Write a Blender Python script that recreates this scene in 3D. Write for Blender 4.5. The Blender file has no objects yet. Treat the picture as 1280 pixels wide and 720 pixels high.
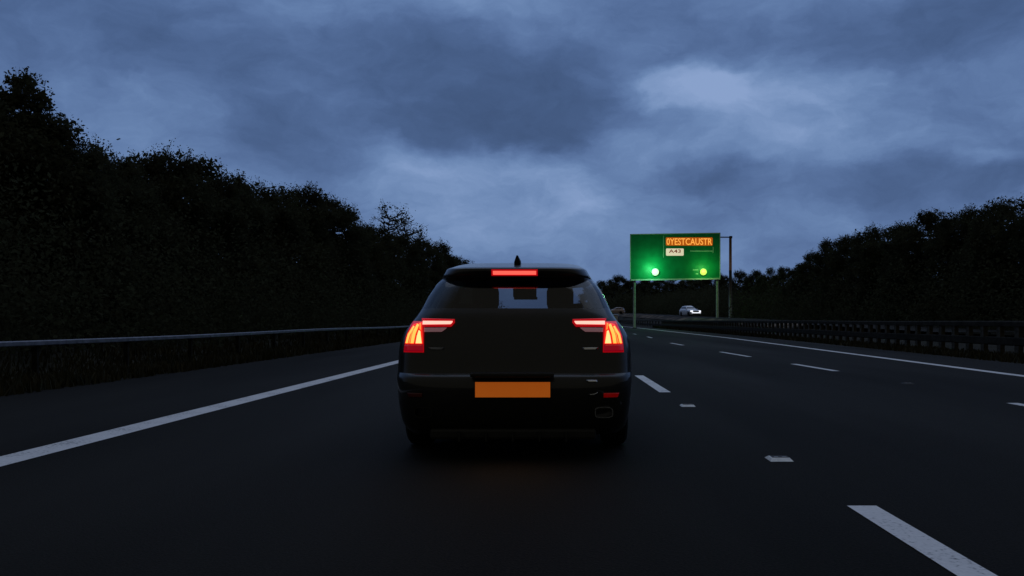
import bpy, bmesh, math, random
from mathutils import Vector, Matrix, noise
R = math.radians
SC = bpy.context.scene
COL = SC.collection
random.seed(7)
F, VX, VY, EYE = 1100.0, 697.0, 400.0, 1.05      # focal in photo pixels, vanishing point, eye height

# ------------------------------------------------------------------ helpers
def link(o, parent=None):
    COL.objects.link(o)
    if parent is not None: o.parent = parent
    return o
def tag(o, label=None, cat=None, group=None, kind=None):
    if label: o['label'] = label
    if cat: o['category'] = cat
    if group: o['group'] = group
    if kind: o['kind'] = kind
    return o
def empty(name, loc=(0,0,0), rz=0.0):
    o = bpy.data.objects.new(name, None); o.location = loc; o.rotation_euler = (0,0,rz)
    o.empty_display_size = .2
    return link(o)
def mesh_obj(name, bm, mat, parent=None, smooth=False, loc=None):
    me = bpy.data.meshes.new(name)
    bm.normal_update(); bm.to_mesh(me); bm.free()
    for m in (mat if isinstance(mat, (list, tuple)) else [mat]): me.materials.append(m)
    if smooth:
        for p in me.polygons: p.use_smooth = True
    o = bpy.data.objects.new(name, me)
    if loc is not None: o.location = loc
    return link(o, parent)
def box(bm, c, s, rot=None, bevel=0.0):
    r = bmesh.ops.create_cube(bm, size=1.0)
    vs = r['verts']
    M = Matrix.Translation(c) @ (rot.to_4x4() if rot else Matrix()) @ Matrix.Diagonal((s[0], s[1], s[2], 1))
    bmesh.ops.transform(bm, matrix=M, verts=vs)
    if bevel:
        es = list({e for v in vs for e in v.link_edges})
        bmesh.ops.bevel(bm, geom=es, offset=bevel, segments=2, affect='EDGES', profile=.6)
def tube(bm, pts, radii, n=8, cap=True):
    rings = []
    up = Vector((0,0,1))
    for i, p in enumerate(pts):
        a = Vector(pts[max(i-1,0)]); b = Vector(pts[min(i+1,len(pts)-1)])
        d = (b-a).normalized()
        u = d.cross(up)
        if u.length < 1e-3: u = d.cross(Vector((1,0,0)))
        u.normalize(); v = d.cross(u)
        r = radii[i] if isinstance(radii,(list,tuple)) else radii
        rings.append([bm.verts.new(Vector(p)+ (u*math.cos(2*math.pi*k/n)+v*math.sin(2*math.pi*k/n))*r) for k in range(n)])
    for a,b in zip(rings, rings[1:]):
        for k in range(n):
            bm.faces.new((a[k],a[(k+1)%n],b[(k+1)%n],b[k]))
    if cap:
        bm.faces.new(rings[0]); bm.faces.new(list(reversed(rings[-1])))
def sweep(bm, prof, path):
    """prof: list of (u,z) closed outline; path: list of (x,y,z); u is to the path's left."""
    rings=[]
    for i,p in enumerate(path):
        a=Vector(path[max(i-1,0)]); b=Vector(path[min(i+1,len(path)-1)])
        d=(b-a); d.z=0; d.normalize(); l=Vector((-d.y,d.x,0))
        rings.append([bm.verts.new(Vector(p)+l*u+Vector((0,0,z))) for u,z in prof])
    n=len(prof)
    for a,b in zip(rings,rings[1:]):
        for k in range(n): bm.faces.new((a[k],a[(k+1)%n],b[(k+1)%n],b[k]))
    bm.faces.new(rings[0]); bm.faces.new(list(reversed(rings[-1])))
def lathe(bm, prof, axis_c, n=32):
    """prof: (r, x) about the X axis through axis_c."""
    rings=[]
    for r,x in prof:
        rings.append([bm.verts.new((axis_c[0]+x, axis_c[1]+r*math.cos(2*math.pi*k/n), axis_c[2]+r*math.sin(2*math.pi*k/n))) for k in range(n)])
    for a,b in zip(rings,rings[1:]):
        for k in range(n): bm.faces.new((a[k],a[(k+1)%n],b[(k+1)%n],b[k]))
    bm.faces.new(rings[0]); bm.faces.new(list(reversed(rings[-1])))
def lerp_table(tab, x):
    if x <= tab[0][0]: return tab[0][1]
    for (a,va),(b,vb) in zip(tab,tab[1:]):
        if x <= b:
            t=(x-a)/(b-a); return va+(vb-va)*t
    return tab[-1][1]
def pchip(tab):
    xs=[t[0] for t in tab]; ys=[t[1] for t in tab]; n=len(xs)
    h=[xs[i+1]-xs[i] for i in range(n-1)]; d=[(ys[i+1]-ys[i])/h[i] for i in range(n-1)]
    m=[d[0]]+[0]*(n-2)+[d[-1]]
    for i in range(1,n-1):
        if d[i-1]*d[i]>0:
            w1=2*h[i]+h[i-1]; w2=h[i]+2*h[i-1]; m[i]=(w1+w2)/(w1/d[i-1]+w2/d[i])
    def f(x):
        x=min(max(x,xs[0]),xs[-1])
        i=0
        while i<n-2 and x>xs[i+1]: i+=1
        t=(x-xs[i])/h[i]
        return ((2*t**3-3*t**2+1)*ys[i]+(t**3-2*t**2+t)*h[i]*m[i]+(-2*t**3+3*t**2)*ys[i+1]+(t**3-t**2)*h[i]*m[i+1])
    return f

# ------------------------------------------------------------------ materials
def mat(name, col, rough=.6, metal=0.0, spec=.5, coat=0.0, emis=None, es=1.0):
    m = bpy.data.materials.new(name); m.use_nodes = True
    b = m.node_tree.nodes['Principled BSDF']
    b.inputs['Base Color'].default_value = (*col,1)
    b.inputs['Roughness'].default_value = rough
    b.inputs['Metallic'].default_value = metal
    b.inputs['Specular IOR Level'].default_value = spec
    b.inputs['Coat Weight'].default_value = coat
    b.inputs['Coat Roughness'].default_value = .06
    if emis:
        b.inputs['Emission Color'].default_value = (*emis,1); b.inputs['Emission Strength'].default_value = es
    return m
def noisy(m, c1, c2, scale=8.0, detail=6, bump=0.0, bscale=None, lo=.35, hi=.65, rough=None):
    nt=m.node_tree; N=nt.nodes; L=nt.links; b=N['Principled BSDF']
    tc=N.new('ShaderNodeTexCoord')
    nz=N.new('ShaderNodeTexNoise'); nz.inputs['Scale'].default_value=scale; nz.inputs['Detail'].default_value=detail
    L.new(tc.outputs['Object'], nz.inputs['Vector'])
    r=N.new('ShaderNodeValToRGB'); r.color_ramp.elements[0].position=lo; r.color_ramp.elements[1].position=hi
    r.color_ramp.elements[0].color=(*c1,1); r.color_ramp.elements[1].color=(*c2,1)
    L.new(nz.outputs['Fac'], r.inputs['Fac']); L.new(r.outputs['Color'], b.inputs['Base Color'])
    if rough:
        mr=N.new('ShaderNodeMapRange'); mr.inputs['To Min'].default_value=rough[0]; mr.inputs['To Max'].default_value=rough[1]
        L.new(nz.outputs['Fac'], mr.inputs['Value']); L.new(mr.outputs['Result'], b.inputs['Roughness'])
    if bump:
        n2=N.new('ShaderNodeTexNoise'); n2.inputs['Scale'].default_value=bscale or scale*4; n2.inputs['Detail'].default_value=4
        L.new(tc.outputs['Object'], n2.inputs['Vector'])
        bp=N.new('ShaderNodeBump'); bp.inputs['Strength'].default_value=bump; bp.inputs['Distance'].default_value=.02
        L.new(n2.outputs['Fac'], bp.inputs['Height']); L.new(bp.outputs['Normal'], b.inputs['Normal'])
    return m
def leafy(m):
    nt=m.node_tree; N=nt.nodes; L=nt.links; b=N['Principled BSDF']; out=[n for n in N if n.type=='OUTPUT_MATERIAL'][0]
    t=N.new('ShaderNodeBsdfTranslucent'); mx=N.new('ShaderNodeMixShader'); mx.inputs['Fac'].default_value=.5
    src=b.inputs['Base Color'].links[0].from_socket; L.new(src,t.inputs['Color'])
    L.new(b.outputs[0],mx.inputs[1]); L.new(t.outputs[0],mx.inputs[2]); L.new(mx.outputs[0],out.inputs['Surface'])
    return m
def asphalt(name, base, wear):
    m = mat(name, base, .9, spec=.06)
    nt=m.node_tree; N=nt.nodes; L=nt.links; b=N['Principled BSDF']
    tc=N.new('ShaderNodeTexCoord')
    fine=N.new('ShaderNodeTexNoise'); fine.inputs['Scale'].default_value=70; fine.inputs['Detail'].default_value=3
    big=N.new('ShaderNodeTexNoise'); big.inputs['Scale'].default_value=.35; big.inputs['Detail'].default_value=5
    mp=N.new('ShaderNodeMapping'); mp.inputs['Scale'].default_value=(1.0,.12,1)
    L.new(tc.outputs['Object'], mp.inputs['Vector']); L.new(mp.outputs['Vector'], big.inputs['Vector'])
    L.new(tc.outputs['Object'], fine.inputs['Vector'])
    vor=N.new('ShaderNodeTexVoronoi'); vor.inputs['Scale'].default_value=110
    L.new(tc.outputs['Object'], vor.inputs['Vector'])
    add=N.new('ShaderNodeMath'); add.operation='MULTIPLY_ADD'; add.inputs[1].default_value=.55
    L.new(fine.outputs['Fac'], add.inputs[0]); 
    mb=N.new('ShaderNodeMath'); mb.operation='MULTIPLY'; mb.inputs[1].default_value=.45
    L.new(big.outputs['Fac'], mb.inputs[0]); L.new(mb.outputs[0], add.inputs[2])
    r=N.new('ShaderNodeValToRGB'); r.color_ramp.elements[0].position=.39; r.color_ramp.elements[1].position=.61
    r.color_ramp.elements[0].color=(*[c*.6 for c in base],1); r.color_ramp.elements[1].color=(*wear,1)
    L.new(add.outputs[0], r.inputs['Fac']); L.new(r.outputs['Color'], b.inputs['Base Color'])
    mr=N.new('ShaderNodeMapRange'); mr.inputs['To Min'].default_value=.95; mr.inputs['To Max'].default_value=.62
    L.new(big.outputs['Fac'], mr.inputs['Value']); L.new(mr.outputs['Result'], b.inputs['Roughness'])
    bp=N.new('ShaderNodeBump'); bp.inputs['Strength'].default_value=.5; bp.inputs['Distance'].default_value=.006
    L.new(vor.outputs['Distance'], bp.inputs['Height']); L.new(bp.outputs['Normal'], b.inputs['Normal'])
    return m
def paint_mat(name, col, tar, wear=.35):
    m = mat(name, col, .6, spec=.3)
    nt=m.node_tree; N=nt.nodes; L=nt.links; b=N['Principled BSDF']
    tc=N.new('ShaderNodeTexCoord')
    a=N.new('ShaderNodeTexNoise'); a.inputs['Scale'].default_value=38; a.inputs['Detail'].default_value=5
    c=N.new('ShaderNodeTexNoise'); c.inputs['Scale'].default_value=2.2; c.inputs['Detail'].default_value=4
    L.new(tc.outputs['Object'], a.inputs['Vector']); L.new(tc.outputs['Object'], c.inputs['Vector'])
    s=N.new('ShaderNodeMath'); s.operation='MULTIPLY_ADD'; s.inputs[1].default_value=.6
    t=N.new('ShaderNodeMath'); t.operation='MULTIPLY'; t.inputs[1].default_value=.4
    L.new(a.outputs['Fac'], s.inputs[0]); L.new(c.outputs['Fac'], t.inputs[0]); L.new(t.outputs[0], s.inputs[2])
    r=N.new('ShaderNodeValToRGB'); e=r.color_ramp.elements
    e[0].position=wear-.05; e[0].color=(*tar,1); e[1].position=wear+.07; e[1].color=(*[k*.86 for k in col],1)
    k=e.new(.62); k.color=(*col,1)
    L.new(s.outputs[0], r.inputs['Fac']); L.new(r.outputs['Color'], b.inputs['Base Color'])
    return m
def glass(name, tint, gl=.05):
    m = bpy.data.materials.new(name); m.use_nodes=True
    nt=m.node_tree; N=nt.nodes; L=nt.links; N.clear()
    out=N.new('ShaderNodeOutputMaterial'); mix=N.new('ShaderNodeMixShader')
    tr=N.new('ShaderNodeBsdfTransparent'); tr.inputs['Color'].default_value=(*tint,1)
    g=N.new('ShaderNodeBsdfGlossy'); g.inputs['Roughness'].default_value=gl; g.inputs['Color'].default_value=(.9,.9,.9,1)
    lw=N.new('ShaderNodeLayerWeight'); lw.inputs['Blend'].default_value=.5
    pw=N.new('ShaderNodeMath'); pw.operation='POWER'; pw.inputs[1].default_value=5; L.new(lw.outputs['Facing'],pw.inputs[0])
    fr=N.new('ShaderNodeMath'); fr.operation='MULTIPLY_ADD'; fr.inputs[1].default_value=.9; fr.inputs[2].default_value=.07; L.new(pw.outputs[0],fr.inputs[0])
    L.new(fr.outputs[0], mix.inputs['Fac']); L.new(tr.outputs[0], mix.inputs[1]); L.new(g.outputs[0], mix.inputs[2])
    L.new(mix.outputs[0], out.inputs['Surface'])
    return m
M = {}
M['asphalt'] = asphalt('asphalt', (.0105,.0086,.0055), (.0205,.0165,.0105))
M['shoulder'] = asphalt('shoulder_asphalt', (.0105,.0086,.0056), (.0195,.0157,.0102))
M['paint'] = paint_mat('road_paint', (.78,.74,.71), (.05,.045,.04), .372)
M['paint_old'] = paint_mat('worn_road_paint', (.62,.61,.6), (.05,.048,.046), .42)
M['soil'] = noisy(mat('soil',(.02,.019,.012),.95,spec=.1),(.014,.0125,.0065),(.028,.024,.013),1.6,8,.8,14)
M['verge'] = noisy(mat('verge_ground',(.02,.019,.012),.95,spec=.1),(.02,.018,.009),(.05,.04,.022),2.4,8,.8,18)
M['grass'] = noisy(mat('grass_blades',(.024,.03,.012),.8,spec=.1),(.024,.023,.01),(.05,.042,.02),.8,5)
M['dry'] = noisy(mat('dry_verge',(.16,.11,.07),.95,spec=.1),(.03,.024,.017),(.17,.125,.085),.5,6,.6,9,.45,.62)
M['leaf'] = noisy(mat('leaves',(.024,.03,.012),.9,spec=.03),(.040,.041,.021),(.052,.051,.027),1.3,4)
M['leaf_dark'] = noisy(mat('conifer_leaves',(.016,.024,.012),.9,spec=.03),(.038,.038,.018),(.056,.053,.025),1.5,4)
leafy(M['leaf']); leafy(M['leaf_dark'])
M['bark'] = noisy(mat('bark',(.04,.03,.022),.9,spec=.15),(.022,.017,.012),(.06,.048,.036),9,6,.7,22)
M['steel'] = noisy(mat('galvanised_steel',(.2,.2,.21),.6,.35),(.11,.105,.125),(.2,.195,.225),7,6,rough=(.38,.62))
M['steel_dull'] = noisy(mat('weathered_steel',(.1,.1,.1),.9,0,.05),(.016,.015,.012),(.034,.032,.026),5,6)
M['timber'] = noisy(mat('weathered_posts',(.1,.09,.075),.9,spec=.15),(.03,.027,.02),(.075,.066,.05),6,6,.5,24)
M['signgreen'] = noisy(mat('green_sign_face',(.003,.2,.062),.42,spec=.25),(.001,.21,.075),(.002,.27,.10),1.1,4)
M['signwhite'] = mat('sign_border',(.75,.78,.72),.5)
M['signframe'] = noisy(mat('sign_frame',(.5,.52,.48),.55,.2),(.5,.53,.47),(.66,.69,.62),3,4)
M['signback'] = noisy(mat('sign_back',(.3,.3,.3),.6,.4),(.22,.22,.22),(.34,.34,.34),3,4)
M['post'] = noisy(mat('sign_post_paint',(.33,.3,.27),.6,.25),(.16,.14,.13),(.26,.235,.215),4,5)
M['rust'] = noisy(mat('rusty_pole',(.24,.1,.045),.7,.2),(.34,.15,.07),(.5,.25,.13),5,6)
M['amber_panel'] = mat('amber_display',(.2,.06,.01),.5,emis=(.40,.075,.003),es=1.0)
M['amber_text'] = mat('amber_text',(.3,.15,.03),.5,emis=(1.05,.42,.07),es=1.0)
M['tag_panel'] = mat('lit_white_tag',(.6,.5,.4),.5,emis=(.62,.5,.37),es=1.0)
M['tag_text'] = mat('brown_red_text',(.16,.03,.01),.6,emis=(.12,.02,.006),es=1.0)
M['pale_green'] = mat('pale_green_text',(.35,.62,.4),.5)
M['lamp_green'] = mat('green_white_lamp',(.5,.6,.5),.4,emis=(.62,1.0,.52),es=1.05)
M['lamp_yellow'] = mat('yellow_green_lamp',(.5,.6,.2),.4,emis=(.62,.95,.07),es=1.05)
M['black'] = mat('black_plastic',(.012,.012,.012),.6,spec=.3)
M['carpaint'] = noisy(mat('black_car_paint',(.008,.008,.009),.34,0,.25,.55),(.012,.0118,.0105),(.015,.0147,.013),40,3)
M['roofpaint'] = M['carpaint']
M['carplastic'] = noisy(mat('bumper_plastic',(.01,.01,.01),.5,0,.3),(.014,.0135,.011),(.018,.0175,.014),60,3)
M['rubber'] = noisy(mat('tyre_rubber',(.012,.012,.012),.85,0,.2),(.009,.009,.009),(.016,.016,.015),30,4)
M['alloy'] = noisy(mat('alloy_rim',(.2,.2,.21),.35,.8),(.15,.15,.16),(.24,.24,.25),12,3)
M['chrome'] = mat('chrome_trim',(.75,.75,.76),.16,1.0)
M['seat'] = noisy(mat('seat_fabric',(.012,.012,.014),.9,0,.1),(.009,.009,.011),(.016,.016,.018),50,4)
M['cabin'] = noisy(mat('cabin_trim',(.02,.02,.022),.8,0,.2),(.015,.015,.016),(.026,.026,.028),30,4)
M['rearglass'] = glass('tinted_rear_glass',(.36,.38,.42))
M['clearglass'] = glass('clear_glass',(.84,.87,.87))
M['plate'] = noisy(mat('yellow_plate',(.86,.30,.025),.45,0,.3,emis=(.235,.046,.004),es=1.0),(.8,.27,.02),(.88,.32,.03),9,3)  # emission carries part of the plate lamps' light
M['added_glow'] = mat('added_front_glow',(.6,.6,.62),.2,emis=(.9,.92,1.0),es=1.6)  # glow added to brighten the front of the far white car
M['lens'] = mat('red_lens',(.12,.003,.004),.2,0,.5,emis=(.36,.001,.004),es=1.0)
M['lensglow'] = mat('red_lens_lit',(.2,.01,.006),.2,0,.5,emis=(1.0,.022,.008),es=1.0)
M['lensdark'] = mat('red_lens_base',(.14,.004,.008),.2,0,.5,emis=(.2,.0,.006),es=1.0)
M['stripe'] = mat('lamp_strip_yellow',(.5,.3,.1),.3,emis=(2.4,.62,.10),es=1.0)
M['stripe_hot'] = mat('lamp_strip_white_hot',(.5,.3,.1),.3,emis=(2.8,.86,.3),es=1.0)
M['stripe_soft'] = mat('lamp_strip_orange',(.5,.2,.1),.3,emis=(1.8,.3,.05),es=1.0)
M['ledbar'] = mat('brake_led_bar',(.5,.3,.3),.3,emis=(1.7,.66,.52),es=1.0)
M['revlens'] = mat('clear_reverse_lens',(.45,.36,.38),.12,0,.6,emis=(.09,.035,.04),es=1.0)
M['highbar'] = mat('high_brake_led',(.5,.1,.1),.3,emis=(1.4,.14,.1),es=1.0)
M['reflector'] = mat('red_reflector',(.25,.004,.004),.2,0,.6,emis=(.075,.0,.0),es=1.0)  # emission paints in the returned light; a reflector is no lamp
M['reflector_dim'] = mat('red_reflector_unlit',(.1,.012,.006),.3,0,.4)
M['white_paint'] = noisy(mat('white_car_paint',(.8,.8,.83),.3,0,.5,.8),(.77,.77,.8),(.82,.82,.85),20,3)
M['pink_paint'] = noisy(mat('pale_car_paint',(.42,.32,.29),.35,0,.5,.6),(.4,.3,.27),(.44,.34,.31),20,3)
M['darkglass'] = mat('dark_window',(.004,.004,.007),.12,0,.4)
M['lampclear'] = mat('headlamp_glass',(.5,.5,.52),.1,.3)
M['stud'] = noisy(mat('stud_casting',(.75,.74,.7),.5,0,.4),(.66,.65,.61),(.8,.79,.75),30,3)
M['studdark'] = noisy(mat('stud_rubber',(.03,.03,.03),.8),(.022,.022,.022),(.04,.04,.04),30,3)

# ------------------------------------------------------------------ world: dusk sky under broken cloud
SUN_EL, SUN_AZ = 62.0, 10.0
w = bpy.data.worlds.new('World'); SC.world = w; w.use_nodes = True
def build_world():
    nt=w.node_tree; N=nt.nodes; L=nt.links; N.clear()
    def math_(op,a,b=None,c=None,clamp=False):
        n=N.new('ShaderNodeMath'); n.operation=op; n.use_clamp=clamp
        for i,v in enumerate((a,b,c)):
            if v is None: continue
            if isinstance(v,(int,float)): n.inputs[i].default_value=v
            else: L.new(v,n.inputs[i])
        return n.outputs[0]
    out=N.new('ShaderNodeOutputWorld')
    sky=N.new('ShaderNodeTexSky'); sky.sky_type='NISHITA'; sky.sun_disc=False
    sky.sun_elevation=R(SUN_EL); sky.sun_rotation=R(SUN_AZ); sky.air_density=1.4; sky.dust_density=1.5
    bg1=N.new('ShaderNodeBackground'); bg1.inputs['Strength'].default_value=.05; L.new(sky.outputs[0],bg1.inputs['Color'])
    tc=N.new('ShaderNodeTexCoord')
    sep=N.new('ShaderNodeSeparateXYZ'); L.new(tc.outputs['Generated'],sep.inputs[0])
    az=math_('ARCTAN2',sep.outputs['X'],sep.outputs['Y'])
    el=math_('ARCSINE',sep.outputs['Z'])
    comb=N.new('ShaderNodeCombineXYZ'); L.new(az,comb.inputs[0]); L.new(el,comb.inputs[1])
    # warp the cloud field so every edge is ragged
    def noise_(vec,scale,detail=6,rough=.55,off=(0,0,0),stretch=(1,1,1)):
        mp=N.new('ShaderNodeMapping'); mp.inputs['Location'].default_value=off; mp.inputs['Scale'].default_value=stretch
        L.new(vec,mp.inputs['Vector'])
        n=N.new('ShaderNodeTexNoise'); n.inputs['Scale'].default_value=scale; n.inputs['Detail'].default_value=detail; n.inputs['Roughness'].default_value=rough
        L.new(mp.outputs[0],n.inputs['Vector']); return n
    wn=noise_(comb.outputs[0],7.0,7,.58,(3.1,1.7,0),(1,1.6,1))
    wv=N.new('ShaderNodeVectorMath'); wv.operation='SUBTRACT'; L.new(wn.outputs['Color'],wv.inputs[0]); wv.inputs[1].default_value=(.5,.5,.5)
    ws=N.new('ShaderNodeVectorMath'); ws.operation='MULTIPLY'; L.new(wv.outputs[0],ws.inputs[0]); ws.inputs[1].default_value=(.16,.078,0)
    P=N.new('ShaderNodeVectorMath'); P.operation='ADD'; L.new(comb.outputs[0],P.inputs[0]); L.new(ws.outputs[0],P.inputs[1])
    def dirof(px,py):
        x=(px-VX)/F; z=(VY-py)/F
        return math.atan(x), math.atan(z/math.sqrt(1+x*x))
    def blob(px,py,rx,ry,amp,inner=0.0):
        a,e=dirof(px,py)
        s=N.new('ShaderNodeVectorMath'); s.operation='SUBTRACT'; L.new(P.outputs[0],s.inputs[0]); s.inputs[1].default_value=(a,e,0)
        m=N.new('ShaderNodeVectorMath'); m.operation='MULTIPLY'; L.new(s.outputs[0],m.inputs[0]); m.inputs[1].default_value=(F/rx,F/ry,0)
        l=N.new('ShaderNodeVectorMath'); l.operation='LENGTH'; L.new(m.outputs[0],l.inputs[0])
        r=N.new('ShaderNodeMapRange'); r.interpolation_type='SMOOTHSTEP'; L.new(l.outputs['Value'],r.inputs['Value'])
        r.inputs['From Min'].default_value=inner; r.inputs['From Max'].default_value=1.0
        r.inputs['To Min'].default_value=amp; r.inputs['To Max'].default_value=0.0
        return r.outputs['Result']
    f1=noise_(P.outputs[0],5.5,8,.55,(0,0,0),(1,2.0,1)).outputs['Fac']
    f2=noise_(P.outputs[0],17.0,6,.6,(5,2,0),(1,1.8,1)).outputs['Fac']
    tot=math_('MULTIPLY_ADD',f1,.80,.115)
    for b in BLOBS: tot=math_('ADD',tot,blob(*b))
    tot=math_('SMOOTH_MAX',tot,.13,.22)
    f3=noise_(P.outputs[0],42.0,5,.6,(2,7,0),(1,2.4,1)).outputs['Fac']
    tot=math_('MULTIPLY_ADD',math_('SUBTRACT',f2,.5),.36,tot)
    tot=math_('MULTIPLY_ADD',math_('SUBTRACT',f3,.5),.12,tot)
    # brighter cloud added overhead, out of frame, to light the ground
    zen=N.new('ShaderNodeMapRange'); zen.interpolation_type='SMOOTHSTEP'; L.new(el,zen.inputs['Value'])
    zen.inputs['From Min'].default_value=R(30); zen.inputs['From Max'].default_value=R(75); zen.inputs['To Min'].default_value=0; zen.inputs['To Max'].default_value=.35
    tot=math_('ADD',tot,zen.outputs['Result'])
    ramp=N.new('ShaderNodeValToRGB'); e=ramp.color_ramp.elements; ramp.color_ramp.interpolation='B_SPLINE'
    stops=[(.0,(.040,.075,.168)),(.25,(.059,.109,.242)),(.5,(.095,.165,.345)),(.75,(.152,.254,.47)),(1.0,(.27,.38,.63))]
    e[0].position=stops[0][0]; e[0].color=(*stops[0][1],1); e[1].position=1.0; e[1].color=(*stops[-1][1],1)
    for p,c in stops[1:-1]:
        k=e.new(p); k.color=(*c,1)
    L.new(tot,ramp.inputs['Fac'])
    bg2=N.new('ShaderNodeBackground'); L.new(ramp.outputs[0],bg2.inputs['Color']); bg2.inputs['Strength'].default_value=1.0
    # unseen sky behind the camera darkened to keep surfaces facing it dark
    cy=math_('DIVIDE',sep.outputs['Y'],math_('SQRT',math_('ADD',math_('MULTIPLY',sep.outputs['X'],sep.outputs['X']),math_('ADD',math_('MULTIPLY',sep.outputs['Y'],sep.outputs['Y']),.02))))
    dk=N.new('ShaderNodeMapRange'); dk.interpolation_type='SMOOTHSTEP'; L.new(cy,dk.inputs['Value'])
    dk.inputs['From Min'].default_value=-.55; dk.inputs['From Max'].default_value=.65; dk.inputs['To Min'].default_value=0.0; dk.inputs['To Max'].default_value=1.0
    cm=N.new('ShaderNodeMix'); cm.data_type='RGBA'; L.new(dk.outputs['Result'],cm.inputs['Factor'])
    cm.inputs['A'].default_value=(.08,.077,.066,1); L.new(ramp.outputs[0],cm.inputs['B']); L.new(cm.outputs['Result'],bg2.inputs['Color'])
    mix=N.new('ShaderNodeMixShader'); mix.inputs['Fac'].default_value=.97
    L.new(bg1.outputs[0],mix.inputs[1]); L.new(bg2.outputs[0],mix.inputs[2]); L.new(mix.outputs[0],out.inputs['Surface'])
# (photo px, py, radius x, radius y, brightness, inner radius share)
BLOBS = [
    (600,105,235,98,-.22,.0), (668,140,135,50,-.27,.35), (590,160,175,28,-.17,.45), (390,108,330,110,-.20,.0), (716,104,80,60,-.15,.4), (470,60,110,36,-.08,.1), (340,150,140,40,-.06,.1),
    (80,25,260,80,-.17,.1), (330,40,180,60,-.05,.1), (780,20,120,40,-.04,.1),
    (200,125,170,60,.12,.1), (870,112,105,62,.46,.2), (960,110,150,60,.24,.1), (1030,160,180,70,.20,.1), (920,185,140,46,.16,.1), (800,185,85,40,.16,.1),
    (630,255,290,80,.26,.35), (520,225,110,60,.08,.1), (560,205,150,26,.10,.2),
    (1090,40,340,56,-.20,.2), (885,215,85,28,-.22,.2), (1160,228,170,44,-.30,.3), (1225,200,70,20,.26,.1), (1000,70,120,30,-.04,.1), (990,150,45,22,-.12,.1),
    (1010,275,140,40,.12,.1), (330,210,120,60,-.05,.1), (420,190,130,40,-.08,.1), (700,330,520,60,.08,.2), (600,8,150,40,.14,.1), (1250,110,130,50,.05,.1),
]
build_world()

# ------------------------------------------------------------------ sun (soft light of the added cloud overhead)
sl = bpy.data.lights.new('sun','SUN'); sl.energy=.27; sl.angle=R(70); sl.color=(.80,.88,1.0)
so = bpy.data.objects.new('sun', sl); link(so)
d = Vector((math.sin(R(SUN_AZ))*math.cos(R(SUN_EL)), math.cos(R(SUN_AZ))*math.cos(R(SUN_EL)), math.sin(R(SUN_EL))))
so.rotation_euler = d.to_track_quat('Z','Y').to_euler(); so.location=(0,0,60)

# ------------------------------------------------------------------ ground, road, markings
def strip(name, left, right, ys, z, m, kind='structure', zf=None):
    bm=bmesh.new(); prev=None
    for y in ys:
        a=bm.verts.new((left(y),y,z+(zf(y) if zf else 0))); b=bm.verts.new((right(y),y,z+(zf(y) if zf else 0)))
        if prev: bm.faces.new((prev[0],prev[1],b,a))
        prev=(a,b)
    o=mesh_obj(name,bm,m); o['kind']=kind; return o
def frange(a,b,s):
    r=[]; x=a
    while x<b-1e-6: r.append(x); x+=s
    return r+[b]
bend = lambda y: 1.9*(max(y-17,0)/100)**.8 if y<600 else 1.9*5.83**.8      # the carriageway drifts right far ahead
EDGE_R = lambda y: lerp_table([(0,8.55),(17,8.72),(51,10.0),(115,10.6),(400,12.0),(1500,14)],y)
ys = frange(-60,20,10)+frange(25,400,12.5)+[500,700,1000,1500]
bm=bmesh.new()
# terrain with banks both sides: (x offset from centre) -> height, along y
def rise(y): return max(0.0, .0118*(y-22)) if y<300 else .0118*278
def terrain(x,y):
    z=0.0
    if x<-9.6: z=min((-9.6-x)*.16, 1.9)
    if x>13.6:
        z=rise(y)*min((x-13.6)/3.0,1.0)
        if x>22: z+=min((x-22)*.18,1.6)
    if abs(x)>60: z+= (abs(x)-60)*.02
    if abs(x)<60 or True:
        n=noise.noise(Vector((x*.15,y*.15,3.3)))*.22
        if x<-8.3 or x>13.8: z+=n*min(1,max(-8.3-x,x-13.8)/3.0)
    return z
xs=[-1500,-700,-300,-120,-60]+frange(-40,-7,1.5)+[-4,0,4,8,11,12.5]+frange(13.2,42,1.4)+[60,120,300,700,1500]
ysg=[-300,-120]+frange(-60,340,4)+[400,500,700,1000,1500]
grid=[[bm.verts.new((x,y,terrain(x,y)-.02)) for x in xs] for y in ysg]
for a,b in zip(grid,grid[1:]):
    for i in range(len(xs)-1): bm.faces.new((a[i],a[i+1],b[i+1],b[i]))
g=mesh_obj('ground',bm,M['soil'],smooth=True); g['kind']='structure'
road=strip('road',lambda y:-4.0-.35,lambda y:EDGE_R(y)+.3,ys,0.0,M['asphalt'])
sh=strip('hard_shoulder',lambda y:-7.75+.08*math.sin(y*.7),lambda y:-4.35,frange(-60,300,1.5)+[500,1000,1500],-.004,M['shoulder'])
sh2=strip('road_shoulder',lambda y:EDGE_R(y)+.3,lambda y:EDGE_R(y)+2.3,ys,-.004,M['shoulder'])
# the raised opposite carriageway and its dry verge
up=frange(40,340,10)+[400,500]
strip('opposite_road',lambda y:17.2,lambda y:22.0,up,.03,M['shoulder'],zf=lambda y: rise(y)+.26)
def mark(name,x0,x1,w,y0,y1,m,n=1,skew=0.0):
    bm=bmesh.new(); prev=None
    for i in range(n+1):
        y=y0+(y1-y0)*i/n; x=(x0+(x1-x0)*i/n) if not callable(x0) else x0(y)
        a=bm.verts.new((x-w/2,y,.004)); b=bm.verts.new((x+w/2,y-(skew if i==0 else 0)+(skew if i==n else 0)*0,.004))
        if prev: bm.faces.new((prev[0],prev[1],b,a))
        prev=(a,b)
    o=mesh_obj(name,bm,m); o['kind']='structure'; return o
mark('edge_line',lambda y:lerp_table([(0,-4.14),(7,-4.13),(22,-4.0),(200,-3.9)],y),0,.30,-30,600,M['paint'],160)
mark('edge_line',lambda y:EDGE_R(y),0,.24,-30,600,M['paint'],160)
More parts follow.
